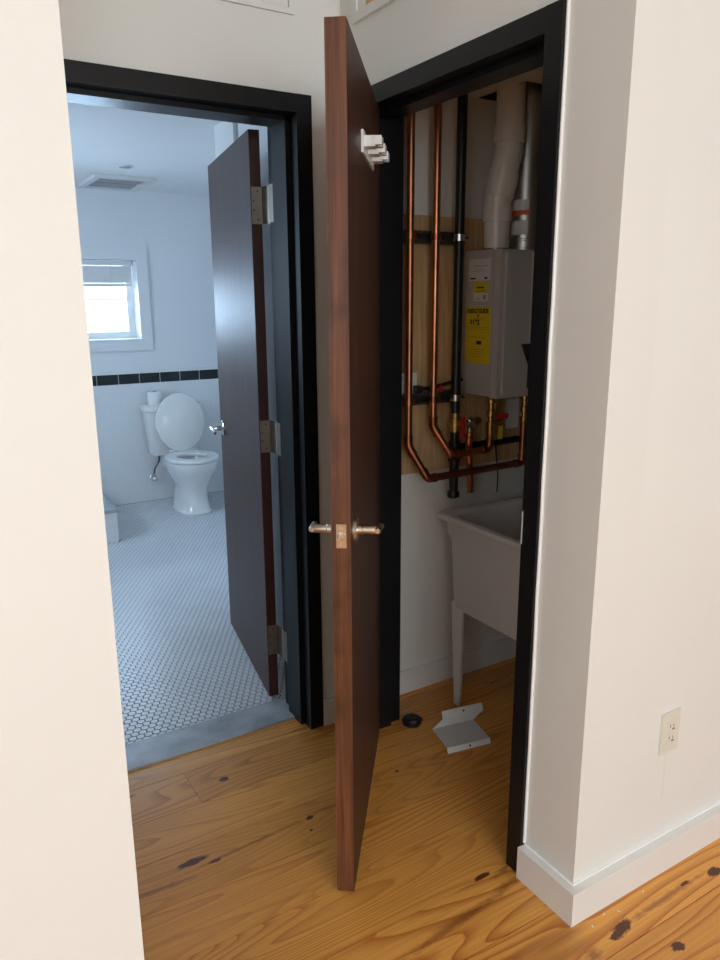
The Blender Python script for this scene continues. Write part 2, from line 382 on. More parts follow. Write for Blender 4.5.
struct(box('trim_pilaster', .082, .0999, 1.06, 1.279, .012, BZ, TRIMW, bevel=.002), 'white flat board at the end of the bathroom side wall', 'trim')
cb = struct(box('ceiling_bathroom', -1.8, 1.2, BD, BY, BZ, BZ+.1, CEILW), 'white bathroom ceiling', 'ceiling')

# bathroom floor: grout bed + hexagonal mosaic
fb = struct(box('floor_bathroom', -1.7, 1.1, .2345, BY, -.06, -.0015, GROUTD), 'small white hexagon mosaic tile floor with dark grout', 'floor')
HP = .0280; HRAD = .0121/math.cos(math.pi/6)
def hex_verts(cx, cy, r, z): return [(cx+r*math.cos(math.pi/6+k*math.pi/3), cy+r*math.sin(math.pi/6+k*math.pi/3), z) for k in range(6)]
bm = bmesh.new()
lo = [bm.verts.new(q) for q in hex_verts(0, 0, HRAD, -.003)]; mi = [bm.verts.new(q) for q in hex_verts(0, 0, HRAD, .0004)]; hi = [bm.verts.new(q) for q in hex_verts(0, 0, HRAD*.93, .0010)]
for k in range(6): j = (k+1) % 6; bm.faces.new((lo[k], lo[j], mi[j], mi[k])); bm.faces.new((mi[k], mi[j], hi[j], hi[k]))
bm.faces.new(hi)
hm = bpy.data.meshes.new('hex_tile'); bm.to_mesh(hm); bm.free(); hm.materials.append(HEXT)
cells = []
row = 0; y = .245
while y < BY-.01:
    x = -1.69 + (HP/2 if row % 2 else 0)
    while x < 1.09:
        if not (x < -.19 and y > 2.55) and not (x > .09 and y < 1.29): cells.append((x, y))
        x += HP
    y += HP*math.sqrt(3)/2; row += 1
vis = sorted([c for c in cells if -.80 < c[0] < -.16 and c[1] < 1.2], key=lambda c: (c[0]-CAM.x)**2+(c[1]-CAM.y)**2)[:300]
vset = set(vis)
for c in vis:
    o = bpy.data.objects.new('hex_tile', hm); link(o, fb); o.location = (c[0], c[1], random.uniform(-.0002, .0002))
V, Fc = [], []
for (cx, cy) in cells:
    if (cx, cy) in vset: continue
    b0 = len(V); dz = random.uniform(-.0002, .0002)
    V += hex_verts(cx, cy, HRAD, -.003) + [(a, b, z+dz) for a, b, z in hex_verts(cx, cy, HRAD, .0004)] + [(a, b, z+dz) for a, b, z in hex_verts(cx, cy, HRAD*.93, .0010)]
    for k in range(6):
        j = (k+1) % 6; Fc.append((b0+k, b0+j, b0+6+j, b0+6+k)); Fc.append((b0+6+k, b0+6+j, b0+12+j, b0+12+k))
    Fc.append(tuple(range(b0+12, b0+18)))
me = bpy.data.meshes.new('hex_mosaic'); me.from_pydata(V, [], Fc); me.materials.append(HEXT)
hx = link(bpy.data.objects.new('hex_mosaic', me), fb); hx['kind'] = 'stuff'

# wainscot of separate tiles on the back wall
boxes('grout_bed', [(-.197, 1.1, BY-.0112, BY-.0005, 0, .99), (-1.7, -.197, BY-.0112, BY-.0005, .22, .99)], GROUTW, bw)
TW, TH, TG = .1545, .0758, .0016
x0 = -.058-10*TW
bm = bmesh.new(); bbox(bm, 0, TW-TG, -.004, .004, 0, TH-TG)
tmw = mesh_obj('tile', bm, WTILE, bw, bevel=.0012, segs=1); tmesh = tmw.data
bpy.data.objects.remove(tmw)
tblack = tmesh.copy()
for v_ in tblack.vertices:
    if v_.co.x > .05: v_.co.x -= .0024
    if v_.co.z > .03: v_.co.z -= .0015; tblack.materials.clear(); tblack.materials.append(KTILE)
nrow = 12; zb0 = .911-nrow*TH
for rI in range(nrow+1):
    off = (TW/2 if rI % 2 else 0)
    for cI in range(-1, 18):
        x = x0+cI*TW+(off if rI < nrow else 0)
        if x+TW > 1.1 or x < -1.70: continue
        z = zb0+rI*TH
        if rI < 3 and x < -.19: continue
        o = bpy.data.objects.new('border_tile' if rI == nrow else 'tile', tblack if rI == nrow else tmesh); link(o, bw)
        o.location = (x, BY-.0085, z)
boxes('tile_cap', [(-1.7, 1.1, BY-.010, BY-.0005, .9895, 1.003)], WTILE, bw)

# marble threshold
struct(box('trim_threshold', BX0-.02, BX1+.02, .0865, .2335, -.02, .0075, STONE, bevel=.004), 'grey marble threshold strip under the bathroom doorway', 'threshold')

# --- steel frames
def frame(name, label):
    return struct(empty(name), label, 'door frame')
fA = frame('trim_door_frame', 'black steel frame of the bathroom doorway')
def jambA(s0, out, sign):
    # s0 rabbet plane, out outer plane, sign: direction into the opening
    st = s0+sign*.016
    poly = [(out, -.014), (s0, -.014), (s0, .036), (st, .036), (st, .135), (s0, .135), (s0, BD+.005), (out, BD+.005)]
    prism('jamb', poly, 0, FZ, BLACK, fA, 'z', bevel=.0018)
fA.location = (0, 0, 0)
jambA(BX1, BO1-.0005, -1); jambA(BX0, BO0+.0005, 1)
prism('head', [(-.014, FZ-.0005), (-.014, RZ), (.036, RZ), (.036, SZ), (.135, SZ), (.135, RZ), (BD+.005, RZ), (BD+.005, FZ-.0005)], BX0, BX1, BLACK, fA, 'x', bevel=.0018)
fB = frame('trim_door_frame.001', 'black steel frame of the utility closet doorway')
def jambB(s0, out, sign):
    st = s0+sign*.016
    poly = [(-.014, out), (-.014, s0), (.036, s0), (.036, st), (.100, st), (.100, s0), (CD+.012, s0), (CD+.012, out)]
    return prism('jamb', poly, 0, FZ, BLACK, fB, 'z', bevel=.0018)
jl = jambB(CY1, CO1-.0005, -1); jr = jambB(CY0, CO0+.0005, 1)
prism('head', [(-.014, FZ-.0005), (-.014, RZ), (.036, RZ), (.036, SZ), (.100, SZ), (.100, RZ), (CD+.012, RZ), (CD+.012, FZ-.0005)], CY0, CY1, BLACK, fB, 'y', bevel=.0018)
# strike plate lip on the latch jamb
boxes('strike_plate', [(-.0165, .030, CY0-.0005, CY0+.0016, .921, 1.003), (-.0165, -.0138, CY0-.003, CY0+.0016, .921, 1.003)], mat('satin strike plate', (.78, .77, .75, 1), .5, .6, var=.02), fB)
# caulk bead along the right side of the closet frame
tube('caulk_bead', [(-.003, CO0-.002, .10)]+[(-.003+random.uniform(-.0006, .0006), CO0-.002+random.uniform(-.0012, .0012), .1+i*.1) for i in range(1, 20)]+[(-.003, CO0-.002, FZ)], .0042, CAULK, fB, n=8)

# --- baseboards
def baseboard(name, lst, label):
    bm = bmesh.new()
    for b in lst: bbox(bm, *b)
    return struct(mesh_obj(name, bm, TRIMW, None, bevel=.0025, smooth=True), label, 'baseboard')
BT = .025; BH = .093
bbm = bmesh.new()
poly = [(-BT, CORNER_Y-BT), (3.2, CORNER_Y-BT), (3.2, CORNER_Y-.0003), (-.0003, CORNER_Y-.0003), (-.0003, CO0-.001), (-BT, CO0-.001)]
lo = [bbm.verts.new((x, y, 0)) for x, y in poly]; hi = [bbm.verts.new((x, y, BH)) for x, y in poly]
bbm.faces.new(lo[::-1]); bbm.faces.new(hi)
for i in range(6): j = (i+1) % 6; bbm.faces.new((lo[i], lo[j], hi[j], hi[i]))
br = struct(mesh_obj('baseboard_right', bbm, TRIMW, None, bevel=.0025, smooth=True), 'white flat baseboard wrapping the outer corner beside the closet', 'baseboard')
tube('caulk_bead', [(-.001, CO0-.004, BH), (-.001, CORNER_Y-.001, BH), (3.19, CORNER_Y-.001, BH)], .0028, CAULK, br, n=8)
baseboard('baseboard_back', [(BO1+.001, -.0004, -.018, -.0003, 0, BH)], 'short white baseboard in the alcove corner beside the bathroom frame')
baseboard('baseboard_closet', [(CD+.013, 1.419, CW-.016, CW-.0003, 0, BH)], 'white baseboard along the closet wall behind the utility sink')
baseboard('baseboard_left', [(-1.2, -1.036-.0, CORNER_Y-.018, CORNER_Y-.0003, 0, BH)], 'white baseboard under the left wall end')

# --- framed panels high on the walls
pa = struct(empty('trim_panel'), 'white moulded access panel above the bathroom door', 'panel')
boxes('moulding', [(-.93, -.158, -.010, -.0003, 2.306, 2.322), (-.93, -.158, -.010, -.0003, 2.72, 2.736), (-.93, -.914, -.010, -.0003, 2.322, 2.72), (-.174, -.158, -.010, -.0003, 2.322, 2.72)], PAINT, pa, bevel=.002)
box('panel', -.912, -.176, -.006, -.0003, 2.324, 2.718, PAINT, pa, bevel=.001)
pb = struct(empty('trim_panel.001'), 'white cased opening with raw wood inside above the closet door', 'panel')
boxes('casing', [(-.012, -.0003, -.88, -.085, 2.284, 2.310), (-.012, -.0003, -.88, -.085, 2.74, 2.766), (-.012, -.0003, -.112, -.085, 2.310, 2.74), (-.012, -.0003, -.88, -.853, 2.310, 2.74)], PAINT, pb, bevel=.001)
box('wood_backing', -.004, -.0003, -.853, -.150, 2.310, 2.74, PLY, pb)
box('side_strip', -.006, -.0003, -.150, -.112, 2.310, 2.74, PAINT, pb)

# --- bathroom window
win = struct(empty('window_1', ((WX0+WX1)/2, BY, WZ0)), 'small white bathroom window with raised mini blind', 'window')
def inv(o, p): o.matrix_parent_inverse = Matrix.Translation(-Vector(p.location)); return o
SW = BY+.125
for b in [(WX0, WX0+.05, SW, SW+.05, WZ0, WZ1), (WX1-.05, WX1, SW, SW+.05, WZ0, WZ1), (WX0+.05, WX1-.05, SW, SW+.05, WZ0, WZ0+.05), (WX0+.05, WX1-.05, SW, SW+.05, WZ1-.04, WZ1)]:
    inv(box('sash_rail', *b, TRIMW, win, bevel=.004), win)
inv(box('meeting_rail', WX0+.05, WX1-.05, SW+.012, SW+.035, 1.516, 1.524, TRIMW, win), win)
GL = bpy.data.materials.new('window glass'); GL.use_nodes = True
nt, N, L, MATH, MIX, RAMP = nodes(GL)
tr = N('ShaderNodeBsdfTransparent'); gl = N('ShaderNodeBsdfGlossy'); gl.inputs['Roughness'].default_value = .03
fr = N('ShaderNodeFresnel'); fr.inputs[0].default_value = 1.45; ms = N('ShaderNodeMixShader')
L(fr.outputs[0], ms.inputs[0]); L(tr.outputs[0], ms.inputs[1]); L(gl.outputs[0], ms.inputs[2]); L(ms.outputs[0], nt.nodes['Material Output'].inputs[0])
for z0, z1 in ((WZ0+.05, 1.516), (1.524, WZ1-.04)):
    inv(box('pane', WX0+.05, WX1-.05, SW+.022, SW+.025, z0, z1, GL, win), win)
for b in [(WX0-.08, WX0, BY-.020, BY-.0003, WZ0-.085, WZ1+.085), (WX1, WX1+.08, BY-.020, BY-.0003, WZ0-.085, WZ1+.085), (WX0, WX1, BY-.020, BY-.0003, WZ1, WZ1+.085), (WX0, WX1, BY-.020, BY-.0003, WZ0-.085, WZ0)]:
    inv(box('window_casing', *b, BPAINT, win, bevel=.002), win)
bl = tag(empty('mini_blind', ((WX0+WX1)/2, SW-.03, 1.60)), 'white mini blind drawn up in the bathroom window', 'blind')
inv(box('head_rail', WX0+.012, WX1-.012, SW-.045, SW-.012, 1.758, 1.793, BLIND, bl, bevel=.002), bl)
for i in range(12):
    inv(box('slat', WX0+.016, WX1-.018, SW-.042, SW-.016, 1.636+i*.0100, 1.6455+i*.0100, BLIND, bl), bl)
inv(box('bottom_rail', WX0+.016, WX1-.018, SW-.043, SW-.015, 1.610, 1.632, BLIND, bl, bevel=.003), bl)
inv(cyl('tilt_wand', (.12, SW-.048, 1.77), (.12, SW-.05, 1.60), .003, BLIND, bl, n=8), bl)

# ================================================================== DOORS
# --- closet door, swung out into the hall. Local frame: pivot at hinge, +X along the door towards the latch edge,
#     hall face at local y=0 (left side of the picture), closet face at local y=+T
T = .0445; DW = .752; A = .6616
piv = Vector((.0035, -.131, 0))
d2 = Vector((-math.sin(A), -math.cos(A), 0))
dB = empty('door_1', piv, math.atan2(d2.y, d2.x)); struct(dB, 'dark stained flat wooden closet door standing open, seen on its latch edge', 'door')
# local +Y = rotate(d2, +90deg) = (cos A, -sin A): towards the closet side
D0, D1 = .008, 2.046
box('slab', .003, DW-.006, 0, T, D0, D1, DOORW, dB, bevel=.0012)
box('latch_edge', DW-.006, DW, .0004, T-.0004, D0, D1, EDGEW, dB, bevel=.0015)
# latch face plate
lp = box('latch_plate', DW-.0005, DW+.0018, .0105, .034, .947, 1.004, NICKEL, dB, bevel=.0012)
lathe('latch_bolt', (DW+.0010, .0222, .975), (1, 0, 0), [(0, .0098), (.0016, .0098), (.0018, .0085), (.004, .0075), (.0045, .004)], CHROME, lp)
for z in (.9565, .9935): lathe('screw', (DW+.0016, .0222, z), (1, 0, 0), [(0, .0042), (.0008, .004), (.0010, .002)], CHROME, lp)
# lever sets on both faces
HZ = .972; HX = DW-.066
for yside, sg in ((T, 1), (0, -1)):
    h = empty('lever_handle', (0, 0, 0), 0, dB)
    lathe('rose', (HX, yside, HZ), (0, sg, 0), [(0, .032), (.004, .032), (.008, .029), (.010, .016)], NICKEL, h)
    lathe('shank', (HX, yside, HZ), (0, sg, 0), [(.008, .0125), (.020, .0125), (.022, .0105), (.055, .0105), (.062, .009)], NICKEL, h)
    tube('lever', [(HX+.011, yside+sg*.056, HZ), (HX+.006, yside+sg*.056, HZ), (HX-.02, yside+sg*.057, HZ-.001), (HX-.045, yside+sg*.060, HZ-.003), (HX-.052, yside+sg*.061, HZ-.004)], [.006, .0095, .0085, .0075, .004], NICKEL, h, n=14)
# hinges (knuckles on the hall side at the pivot)
for z in (.246, 1.032, 1.812):
    hg = cyl('hinge', (0, -.006, z-.057), (0, -.006, z+.057), .0065, HINGEM, dB, n=16)
    box('hinge_leaf', .0005, .0028, .0015, .038, z-.057, z+.057, HINGEM, hg)

# white tool holder rail with three spring clips, screwed to the closet side of the door
th = empty('tool_holder', piv, math.atan2(d2.y, d2.x)); tag(th, 'white wall rail with three spring clips on the closet door', 'tool holder')
sL = DW-.25
box('rail', sL-.262, sL, T+.0005, T+.006, 1.842, 1.892, PLAW, th, bevel=.0015)
for k in range(3):
    xc = sL-.030-k*.098
    c = box('clip', xc-.021, xc+.021, T+.006, T+.032, 1.856, 1.880, PLAW, th, bevel=.003)
    boxes('clip_jaw', [(xc-.024, xc-.015, T+.030, T+.048, 1.859, 1.879), (xc+.015, xc+.024, T+.030, T+.048, 1.859, 1.879)], PLAW, c, bevel=.003)
    cyl('grip_roller', (xc-.008, T+.041, 1.857), (xc-.008, T+.041, 1.879), .0085, PLAG, c, n=14)

# --- bathroom door, swung into the bathroom
hb = Vector((-.1625, .2545, 0)); bdir = Vector((.1255, .70, 0)).normalized()
dA = empty('door_2', hb, math.atan2(bdir.y, bdir.x)); struct(dA, 'dark stained flat bathroom door swung inwards, bluish sheen on its face', 'door')
# local +Y points left/-x: visible face at y = TB
TB = .037; WB = .735
box('slab', .006, WB, 0, TB, .012, 2.045, DOORW, dA, bevel=.0012)
box('hinge_edge', .0, .006, .0004, TB-.0004, .012, 2.045, EDGED, dA, bevel=.001)
for (z0, z1) in ((.187, .306), (.975, 1.090), (1.753, 1.870)):
    hg = empty('hinge', (0, 0, 0), 0, dA)
    prism('hinge_leaf', [(.0004, TB-.003), (-.0016, TB-.003), (-.0016, -.001), (-.0455, -.0135), (-.0445, -.0155), (.0004, -.003)], z0, z1, HINGEM, hg, 'z')
    cyl('knuckle', (-.0495, -.0150, z0-.004), (-.0495, -.0150, z1+.004), .0058, NICKEL, hg, n=16)
    loc = lambda wx, wy: ((wx-hb.x)*bdir.x+(wy-hb.y)*bdir.y, -(wx-hb.x)*bdir.y+(wy-hb.y)*bdir.x)
    prism('frame_leaf', [loc(BX1-.0022, .138), loc(BX1-.0002, .138), loc(BX1-.0002, BD+.006), loc(BX1-.0022, BD+.006)], z0, z1, HINGEM, hg, 'z')
    for i in range(4):
        lathe('screw', (-.0014, (.013, .027, .027, .013)[i], z0+(z1-z0)*(.12+.253*i)), (-1, 0, 0), [(0, .0036), (.0006, .0034), (.0008, .0015)], SCREW, hg, n=10)
for yside, sg in ((TB, 1), (0, -1)):
    h = empty('lever_handle', (0, 0, 0), 0, dA); hx_ = WB-.066
    lathe('rose', (hx_, yside, .962), (0, sg, 0), [(0, .033), (.005, .033), (.009, .028), (.011, .016)], CHROME, h)
    lathe('shank', (hx_, yside, .962), (0, sg, 0), [(.008, .012), (.022, .0115), (.055, .0105), (.060, .008)], CHROME, h)
    tube('lever', [(hx_+.004, yside+sg*.052, .962), (hx_-.04, yside+sg*.054, .962), (hx_-.08, yside+sg*.056, .960), (hx_-.105, yside+sg*.057, .958)], [.0105, .009, .008, .006], CHROME, h, n=14)
box('latch_plate', WB-.0005, WB+.0015, .008, TB-.008, .934, .990, CHROME, dA)

# ================================================================== BATHROOM THINGS
TX = .455
toi = tag(empty('toilet', (TX, 2.98, 0)), 'white two-piece toilet with lid raised against tank', 'toilet')
def ring_loft(name, rings, material, parent, cap0=True, cap1=True, n=32, smooth=True, angle=50):
    """rings: (cx, cy, z, rx, ry_front, ry_back, power)"""
    bm = bmesh.new(); R = []
    for (cx, cy, z, rx, rf, rb, pw) in rings:
        vsx = []
        for k in range(n):
            a = 2*math.pi*k/n; c, s = math.cos(a), math.sin(a)
            xx = rx*math.copysign(abs(c)**(2/pw), c); yy = (rb if s > 0 else rf)*math.copysign(abs(s)**(2/pw), s)
            vsx.append(bm.verts.new((cx+xx, cy+yy, z)))
        R.append(vsx)
    for a, b in zip(R, R[1:]):
        for k in range(n): bm.faces.new((a[k], a[(k+1) % n], b[(k+1) % n], b[k]))
    if cap0: bm.faces.new(R[0][::-1])
    if cap1: bm.faces.new(R[-1])
    return mesh_obj(name, bm, material, parent, smooth=smooth, angle=angle)
# local coordinates: bowl centre y=0 (world 2.98), front is -y
bowl = ring_loft('bowl', [(0, .06, 0, .118, .20, .24, 2.6), (0, .06, .02, .122, .205, .24, 2.6), (0, .06, .035, .110, .19, .235, 2.5), (0, .055, .14, .098, .16, .235, 2.4), (0, .05, .20, .104, .165, .24, 2.3),
    (0, .04, .27, .145, .19, .25, 2.2), (0, .02, .33, .175, .205, .25, 2.15), (0, .01, .375, .184, .208, .245, 2.1), (0, .01, .392, .184, .208, .245, 2.1),
    (0, .01, .395, .176, .200, .20, 2.1), (0, .005, .395, .125, .150, .14, 2), (0, .005, .36, .115, .135, .13, 2), (0, .01, .25, .07, .08, .09, 2), (0, .01, .22, .02, .02, .02, 2)], PORC, toi, cap1=True)
box('bowl_shelf', -.115, .115, .20, .45, .30, .385, PORC, toi, bevel=.02, segs=3)
# seat ring (down)
def seat_ring(name, z0, z1, ro, ri, parent, material):
    bm = bmesh.new(); n = 40; rings = []
    for (rx, rf, rb, z) in ((ro[0]-.004, ro[1]-.004, ro[2]-.004, z0), (ro[0], ro[1], ro[2], (z0+z1)/2), (ro[0]-.006, ro[1]-.006, ro[2]-.006, z1), (ri[0]+.006, ri[1]+.006, ri[2]+.006, z1), (ri[0], ri[1], ri[2], (z0+z1)/2), (ri[0]+.004, ri[1]+.004, ri[2]+.004, z0)):
        rings.append([bm.verts.new((rx*math.cos(2*math.pi*k/n), .0+(rb if math.sin(2*math.pi*k/n) > 0 else rf)*math.sin(2*math.pi*k/n), z)) for k in range(n)])
    for a, b in zip(rings, rings[1:]+rings[:1]):
        for k in range(n): bm.faces.new((a[k], a[(k+1) % n], b[(k+1) % n], b[k]))
    return mesh_obj(name, bm, material, parent, smooth=True, angle=60)
seat_ring('seat', .398, .420, (.190, .215, .225), (.105, .125, .105), toi, SEATP)
# lid (raised, leaning back)
bm = bmesh.new(); n = 40; rings = []
for (s, y) in ((.97, 0), (1, .006), (1, .014), (.95, .020)):
    rings.append([bm.verts.new((.186*s*math.cos(2*math.pi*k/n)*(1 if math.sin(2*math.pi*k/n) > -.2 else .97), y, .215+.218*s*math.sin(2*math.pi*k/n)*(1 if math.sin(2*math.pi*k/n) > 0 else .98))) for k in range(n)])
for a, b in zip(rings, rings[1:]):
    for k in range(n): bm.faces.new((a[k], a[(k+1) % n], b[(k+1) % n], b[k]))
bm.faces.new(rings[0][::-1]); bm.faces.new(rings[-1])
lid = mesh_obj('lid', bm, SEATP, toi, smooth=True, angle=60); lid.location = (.004, .205, .416); lid.rotation_euler = (math.radians(-6), 0, 0)
for sx_ in (-.075, .075): cyl('seat_hinge', (sx_-.02, .222, .424), (sx_+.02, .222, .424), .011, SEATP, toi, n=14)
tank = ring_loft('tank', [(-.020, .375, .385, .172, .085, .085, 6), (-.020, .375, .40, .182, .09, .09, 6), (-.020, .372, .70, .202, .10, .10, 7), (-.020, .372, .715, .202, .10, .10, 7)], PORC, toi)
ring_loft('tank_lid', [(-.020, .372, .7155, .206, .106, .106, 7), (-.020, .372, .722, .216, .114, .114, 7), (-.020, .372, .748, .216, .114, .114, 7), (-.020, .372, .757, .208, .106, .106, 7)], PORC, toi)
fl = cyl('flush_lever', (-.165, .262, .655), (-.165, .248, .655), .010, CHROME, toi, n=14)
# supply stop and hose belong to the wall
sv = tag(empty('supply_valve', (.295, BY-.01, .185)), 'chrome stop valve and hose on tiled wall below toilet tank', 'valve')
inv(lathe('escutcheon', (.295, BY-.0135, .185), (0, -1, 0), [(0, .026), (.004, .025), (.008, .012)], CHROME, sv), sv)
inv(tube('valve_body', [(.295, BY-.02, .185), (.295, BY-.06, .185), (.295, BY-.06, .225)], .009, CHROME, sv, fr=.006, n=12), sv)
inv(lathe('valve_knob', (.295, BY-.066, .185), (0, -1, 0), [(0, .012), (.006, .018), (.016, .018), (.020, .012)], CHROME, sv), sv)
inv(tube('hose', [(.295, BY-.06, .222), (.300, BY-.062, .26), (.332, BY-.07, .31), (.338, BY-.085, .36), (.335, BY-.10, .382)], .006, GALV, sv, fr=.02, n=10), sv)
# toilet roll on the tank lid
tr_ = tag(empty('toilet_roll', (.325, 3.36, .7575)), 'white toilet paper roll standing on the toilet tank lid', 'toilet roll')
bm = bmesh.new(); n = 28; R = []
for (r, z) in ((.020, 0), (.052, 0), (.055, .004), (.055, .094), (.052, .098), (.020, .098)):
    R.append([bm.verts.new((r*math.cos(2*math.pi*k/n), r*math.sin(2*math.pi*k/n), z)) for k in range(n)])
for a, b in zip(R, R[1:]+R[:1]):
    for k in range(n): bm.faces.new((a[k], a[(k+1) % n], b[(k+1) % n], b[k]))
mesh_obj('paper', bm, PAPER, tr_, smooth=True)
bm = bmesh.new(); R = []
for (r, z) in ((.0185, .001), (.0198, .001), (.0198, .097), (.0185, .097)):
    R.append([bm.verts.new((r*math.cos(2*math.pi*k/n), r*math.sin(2*math.pi*k/n), z)) for k in range(n)])
for a, b in zip(R, R[1:]+R[:1]):
    for k in range(n): bm.faces.new((a[k], a[(k+1) % n], b[(k+1) % n], b[k]))
mesh_obj('core', bm, mat('cardboard core', srgb(120, 95, 70), .8, var=.1), tr_, smooth=True)

# tiled tub surround on the left
tb = tag(empty('bathtub_surround', (-.95, 3.0, 0)), 'white tiled tub front with grey stone deck along the window wall', 'bathtub')
TUBX, TUBY, TUBZ = -.200, 2.555, .20
GREENST = mat('grey green stone deck', (.36, .42, .42, 1), .25, var=.12, vscale=9)
inv(boxes('base', [(-1.69, TUBX-.01, TUBY+.01, TUBY+.12, .0015, TUBZ-.0005), (-1.69, TUBX-.01, BY-.15, BY-.013, .0015, TUBZ-.0005), (TUBX-.16, TUBX-.01, TUBY+.12, BY-.15, .0015, TUBZ-.0005), (-1.69, -1.6, TUBY+.12, BY-.15, .0015, TUBZ-.0005)], GROUTW, tb), tb)
for i in range(10):
    for k in range(2):
        xa = TUBX-.0015-i*.152
        if xa-.1505 < -1.69: continue
        inv(box('apron_tile', xa-.1505, xa, TUBY+.0, TUBY+.0095, .003+k*.099, .1005+k*.099, WTILE, tb, bevel=.001, segs=1), tb)
for i in range(6):
    for k in range(2):
        ya = TUBY+.0015+i*.152
        inv(box('apron_tile', TUBX-.0095, TUBX, ya, ya+.1505, .003+k*.099, .1005+k*.099, WTILE, tb, bevel=.001, segs=1), tb)
inv(boxes('deck', [(-1.69, TUBX+.008, TUBY-.008, TUBY+.13, TUBZ, TUBZ+.02), (-1.69, TUBX+.008, BY-.16, BY-.013, TUBZ, TUBZ+.02), (TUBX-.17, TUBX+.008, TUBY+.13, BY-.16, TUBZ, TUBZ+.02), (-1.69, -1.59, TUBY+.13, BY-.16, TUBZ, TUBZ+.02)], GREENST, tb), tb)
inv(ring_loft('basin', [(-.98, 3.0, .012, .50, .25, .25, 5), (-.98, 3.0, .014, .52, .26, .26, 5), (-.98, 3.0, TUBZ+.028, .61, .315, .315, 6), (-.98, 3.0, TUBZ+.03, .64, .34, .34, 6), (-.98, 3.0, TUBZ+.021, .64, .34, .34, 6)], PORC, tb, cap1=False), tb)

# ceiling vent and detector
vt = tag(empty('ceiling_vent', (.09, 3.09, BZ)), 'rectangular white exhaust grille on bathroom ceiling', 'vent')
inv(boxes('vent_frame', [(-.10, .28, 2.83, 2.87, BZ-.022, BZ-.0005), (-.10, .28, 3.31, 3.35, BZ-.022, BZ-.0005), (-.10, -.06, 2.87, 3.31, BZ-.022, BZ-.0005), (.24, .28, 2.87, 3.31, BZ-.022, BZ-.0005)], VENTM, vt, bevel=.003), vt)
inv(box('vent_backing', -.06, .24, 2.87, 3.31, BZ-.006, BZ-.0005, VENTM, vt), vt)
for ya, yb in ((2.875, 3.06), (3.115, 3.305)):
    inv(box('louvre_panel', -.055, .235, ya, yb, BZ-.013, BZ-.0062, VENTD, vt, bevel=.001), vt)
sdt = tag(empty('sprinkler_cap', (0, 2.50, BZ)), 'small round white cap on bathroom ceiling near the vent', 'sprinkler')
inv(lathe('cover_plate', (0, 2.50, BZ-.0005), (0, 0, -1), [(0, .052), (.003, .052), (.005, .048), (.0055, .02)], VENTM, sdt), sdt)
inv(lathe('nozzle', (0, 2.50, BZ-.0060), (0, 0, -1), [(0, .034), (.002, .034), (.0025, .02)], VENTD, sdt), sdt)

# ================================================================== CLOSET THINGS
BF = .015        # front of the plywood
pl = tag(box('plywood_board', CD+.014, .86, BF, CW-.0005, .885, 1.783, PLY), 'tan plywood backing board screwed to the closet wall', 'board')
text('stamp', 'APA', .028, (.475, BF-.0002, 1.735), (1, 0, 0), (0, 0, 1), INK, pl, depth=.0002) if False else None
boxes('stamp_mark', [(.462, .492, BF-.0004, BF, 1.728, 1.732), (.458, .488, BF-.0004, BF, 1.716, 1.721), (.464, .480, BF-.0004, BF, 1.700, 1.704)], INKG, pl)

PY = -.052        # pipe plane
def strut(z, label):
    s = tag(empty('strut_channel', (.33, BF, z)), label, 'strut', 'strut channels on the plywood')
    # open channel: back, two flanges, lips
    y0 = -.0265; y1 = BF-.0003; h = .0205
    xa, xb = .170, .480
    inv(boxes('channel', [(xa, xb, y1-.0025, y1, z-h, z+h), (xa, xb, y0, y1-.0025, z-h, z-h+.0025), (xa, xb, y0, y1-.0025, z+h-.0025, z+h), (xa, xb, y0, y0+.0025, z-h+.0025, z-h+.010), (xa, xb, y0, y0+.0025, z+h-.010, z+h-.0025)], GALV, s), s)
    for px, r, mm, nm in ((.2265, .0132, COPD, 'copper_clamp'), (.3325, .0132, COPD, 'copper_clamp'), (.4325, .0172, CHROME, 'steel_clamp')):
        w_ = .011
        bm = bmesh.new(); n = 24
        R = [[bm.verts.new((px+rr_*math.cos(2*math.pi*k/n), PY+rr_*math.sin(2*math.pi*k/n), zz)) for k in range(n)] for rr_, zz in ((r+.0006, z-w_), (r+.0036, z-w_), (r+.0036, z+w_), (r+.0006, z+w_))]
        for a, b in zip(R, R[1:]+R[:1]):
            for k in range(n): bm.faces.new((a[k], a[(k+1) % n], b[(k+1) % n], b[k]))
        cl = inv(mesh_obj(nm, bm, mm, s, smooth=True), s)
        inv(box('clamp_ear', px+r+.002, px+r+.016, PY-.006, PY+.006, z-w_, z+w_, mm, s, bevel=.001), s)
        inv(cyl('clamp_screw', (px+r+.010, PY-.006, z), (px+r+.010, PY-.014, z), .004, SCREW, s, n=8), s)
    return s
strut(1.709, 'upper galvanised strut channel holding the pipes on plywood')
strut(1.162, 'lower galvanised strut channel holding the pipes on plywood')

def pipe_run(name, label, pts, r, mp, mf, cat='pipe', fr=.018, collar=.032):
    t = tag(empty(name, pts[-1]), label, cat)
    inv(tube('pipe', pts, r, mp, t, fr=fr), t)
    P = [Vector(q) for q in pts]
    for i in range(1, len(P)-1):
        a = (P[i-1]-P[i]).normalized(); b = (P[i+1]-P[i]).normalized()
        inv(tube('elbow', fillet([P[i]+a*collar, P[i], P[i]+b*collar], fr), r+.0022, mf, t), t)
        for q in (a, b): inv(cyl('elbow_rim', P[i]+q*(collar-.004), P[i]+q*(collar+.004), r+.0036, mf, t, n=16), t)
    return t
TOPZ = CZ-.0005
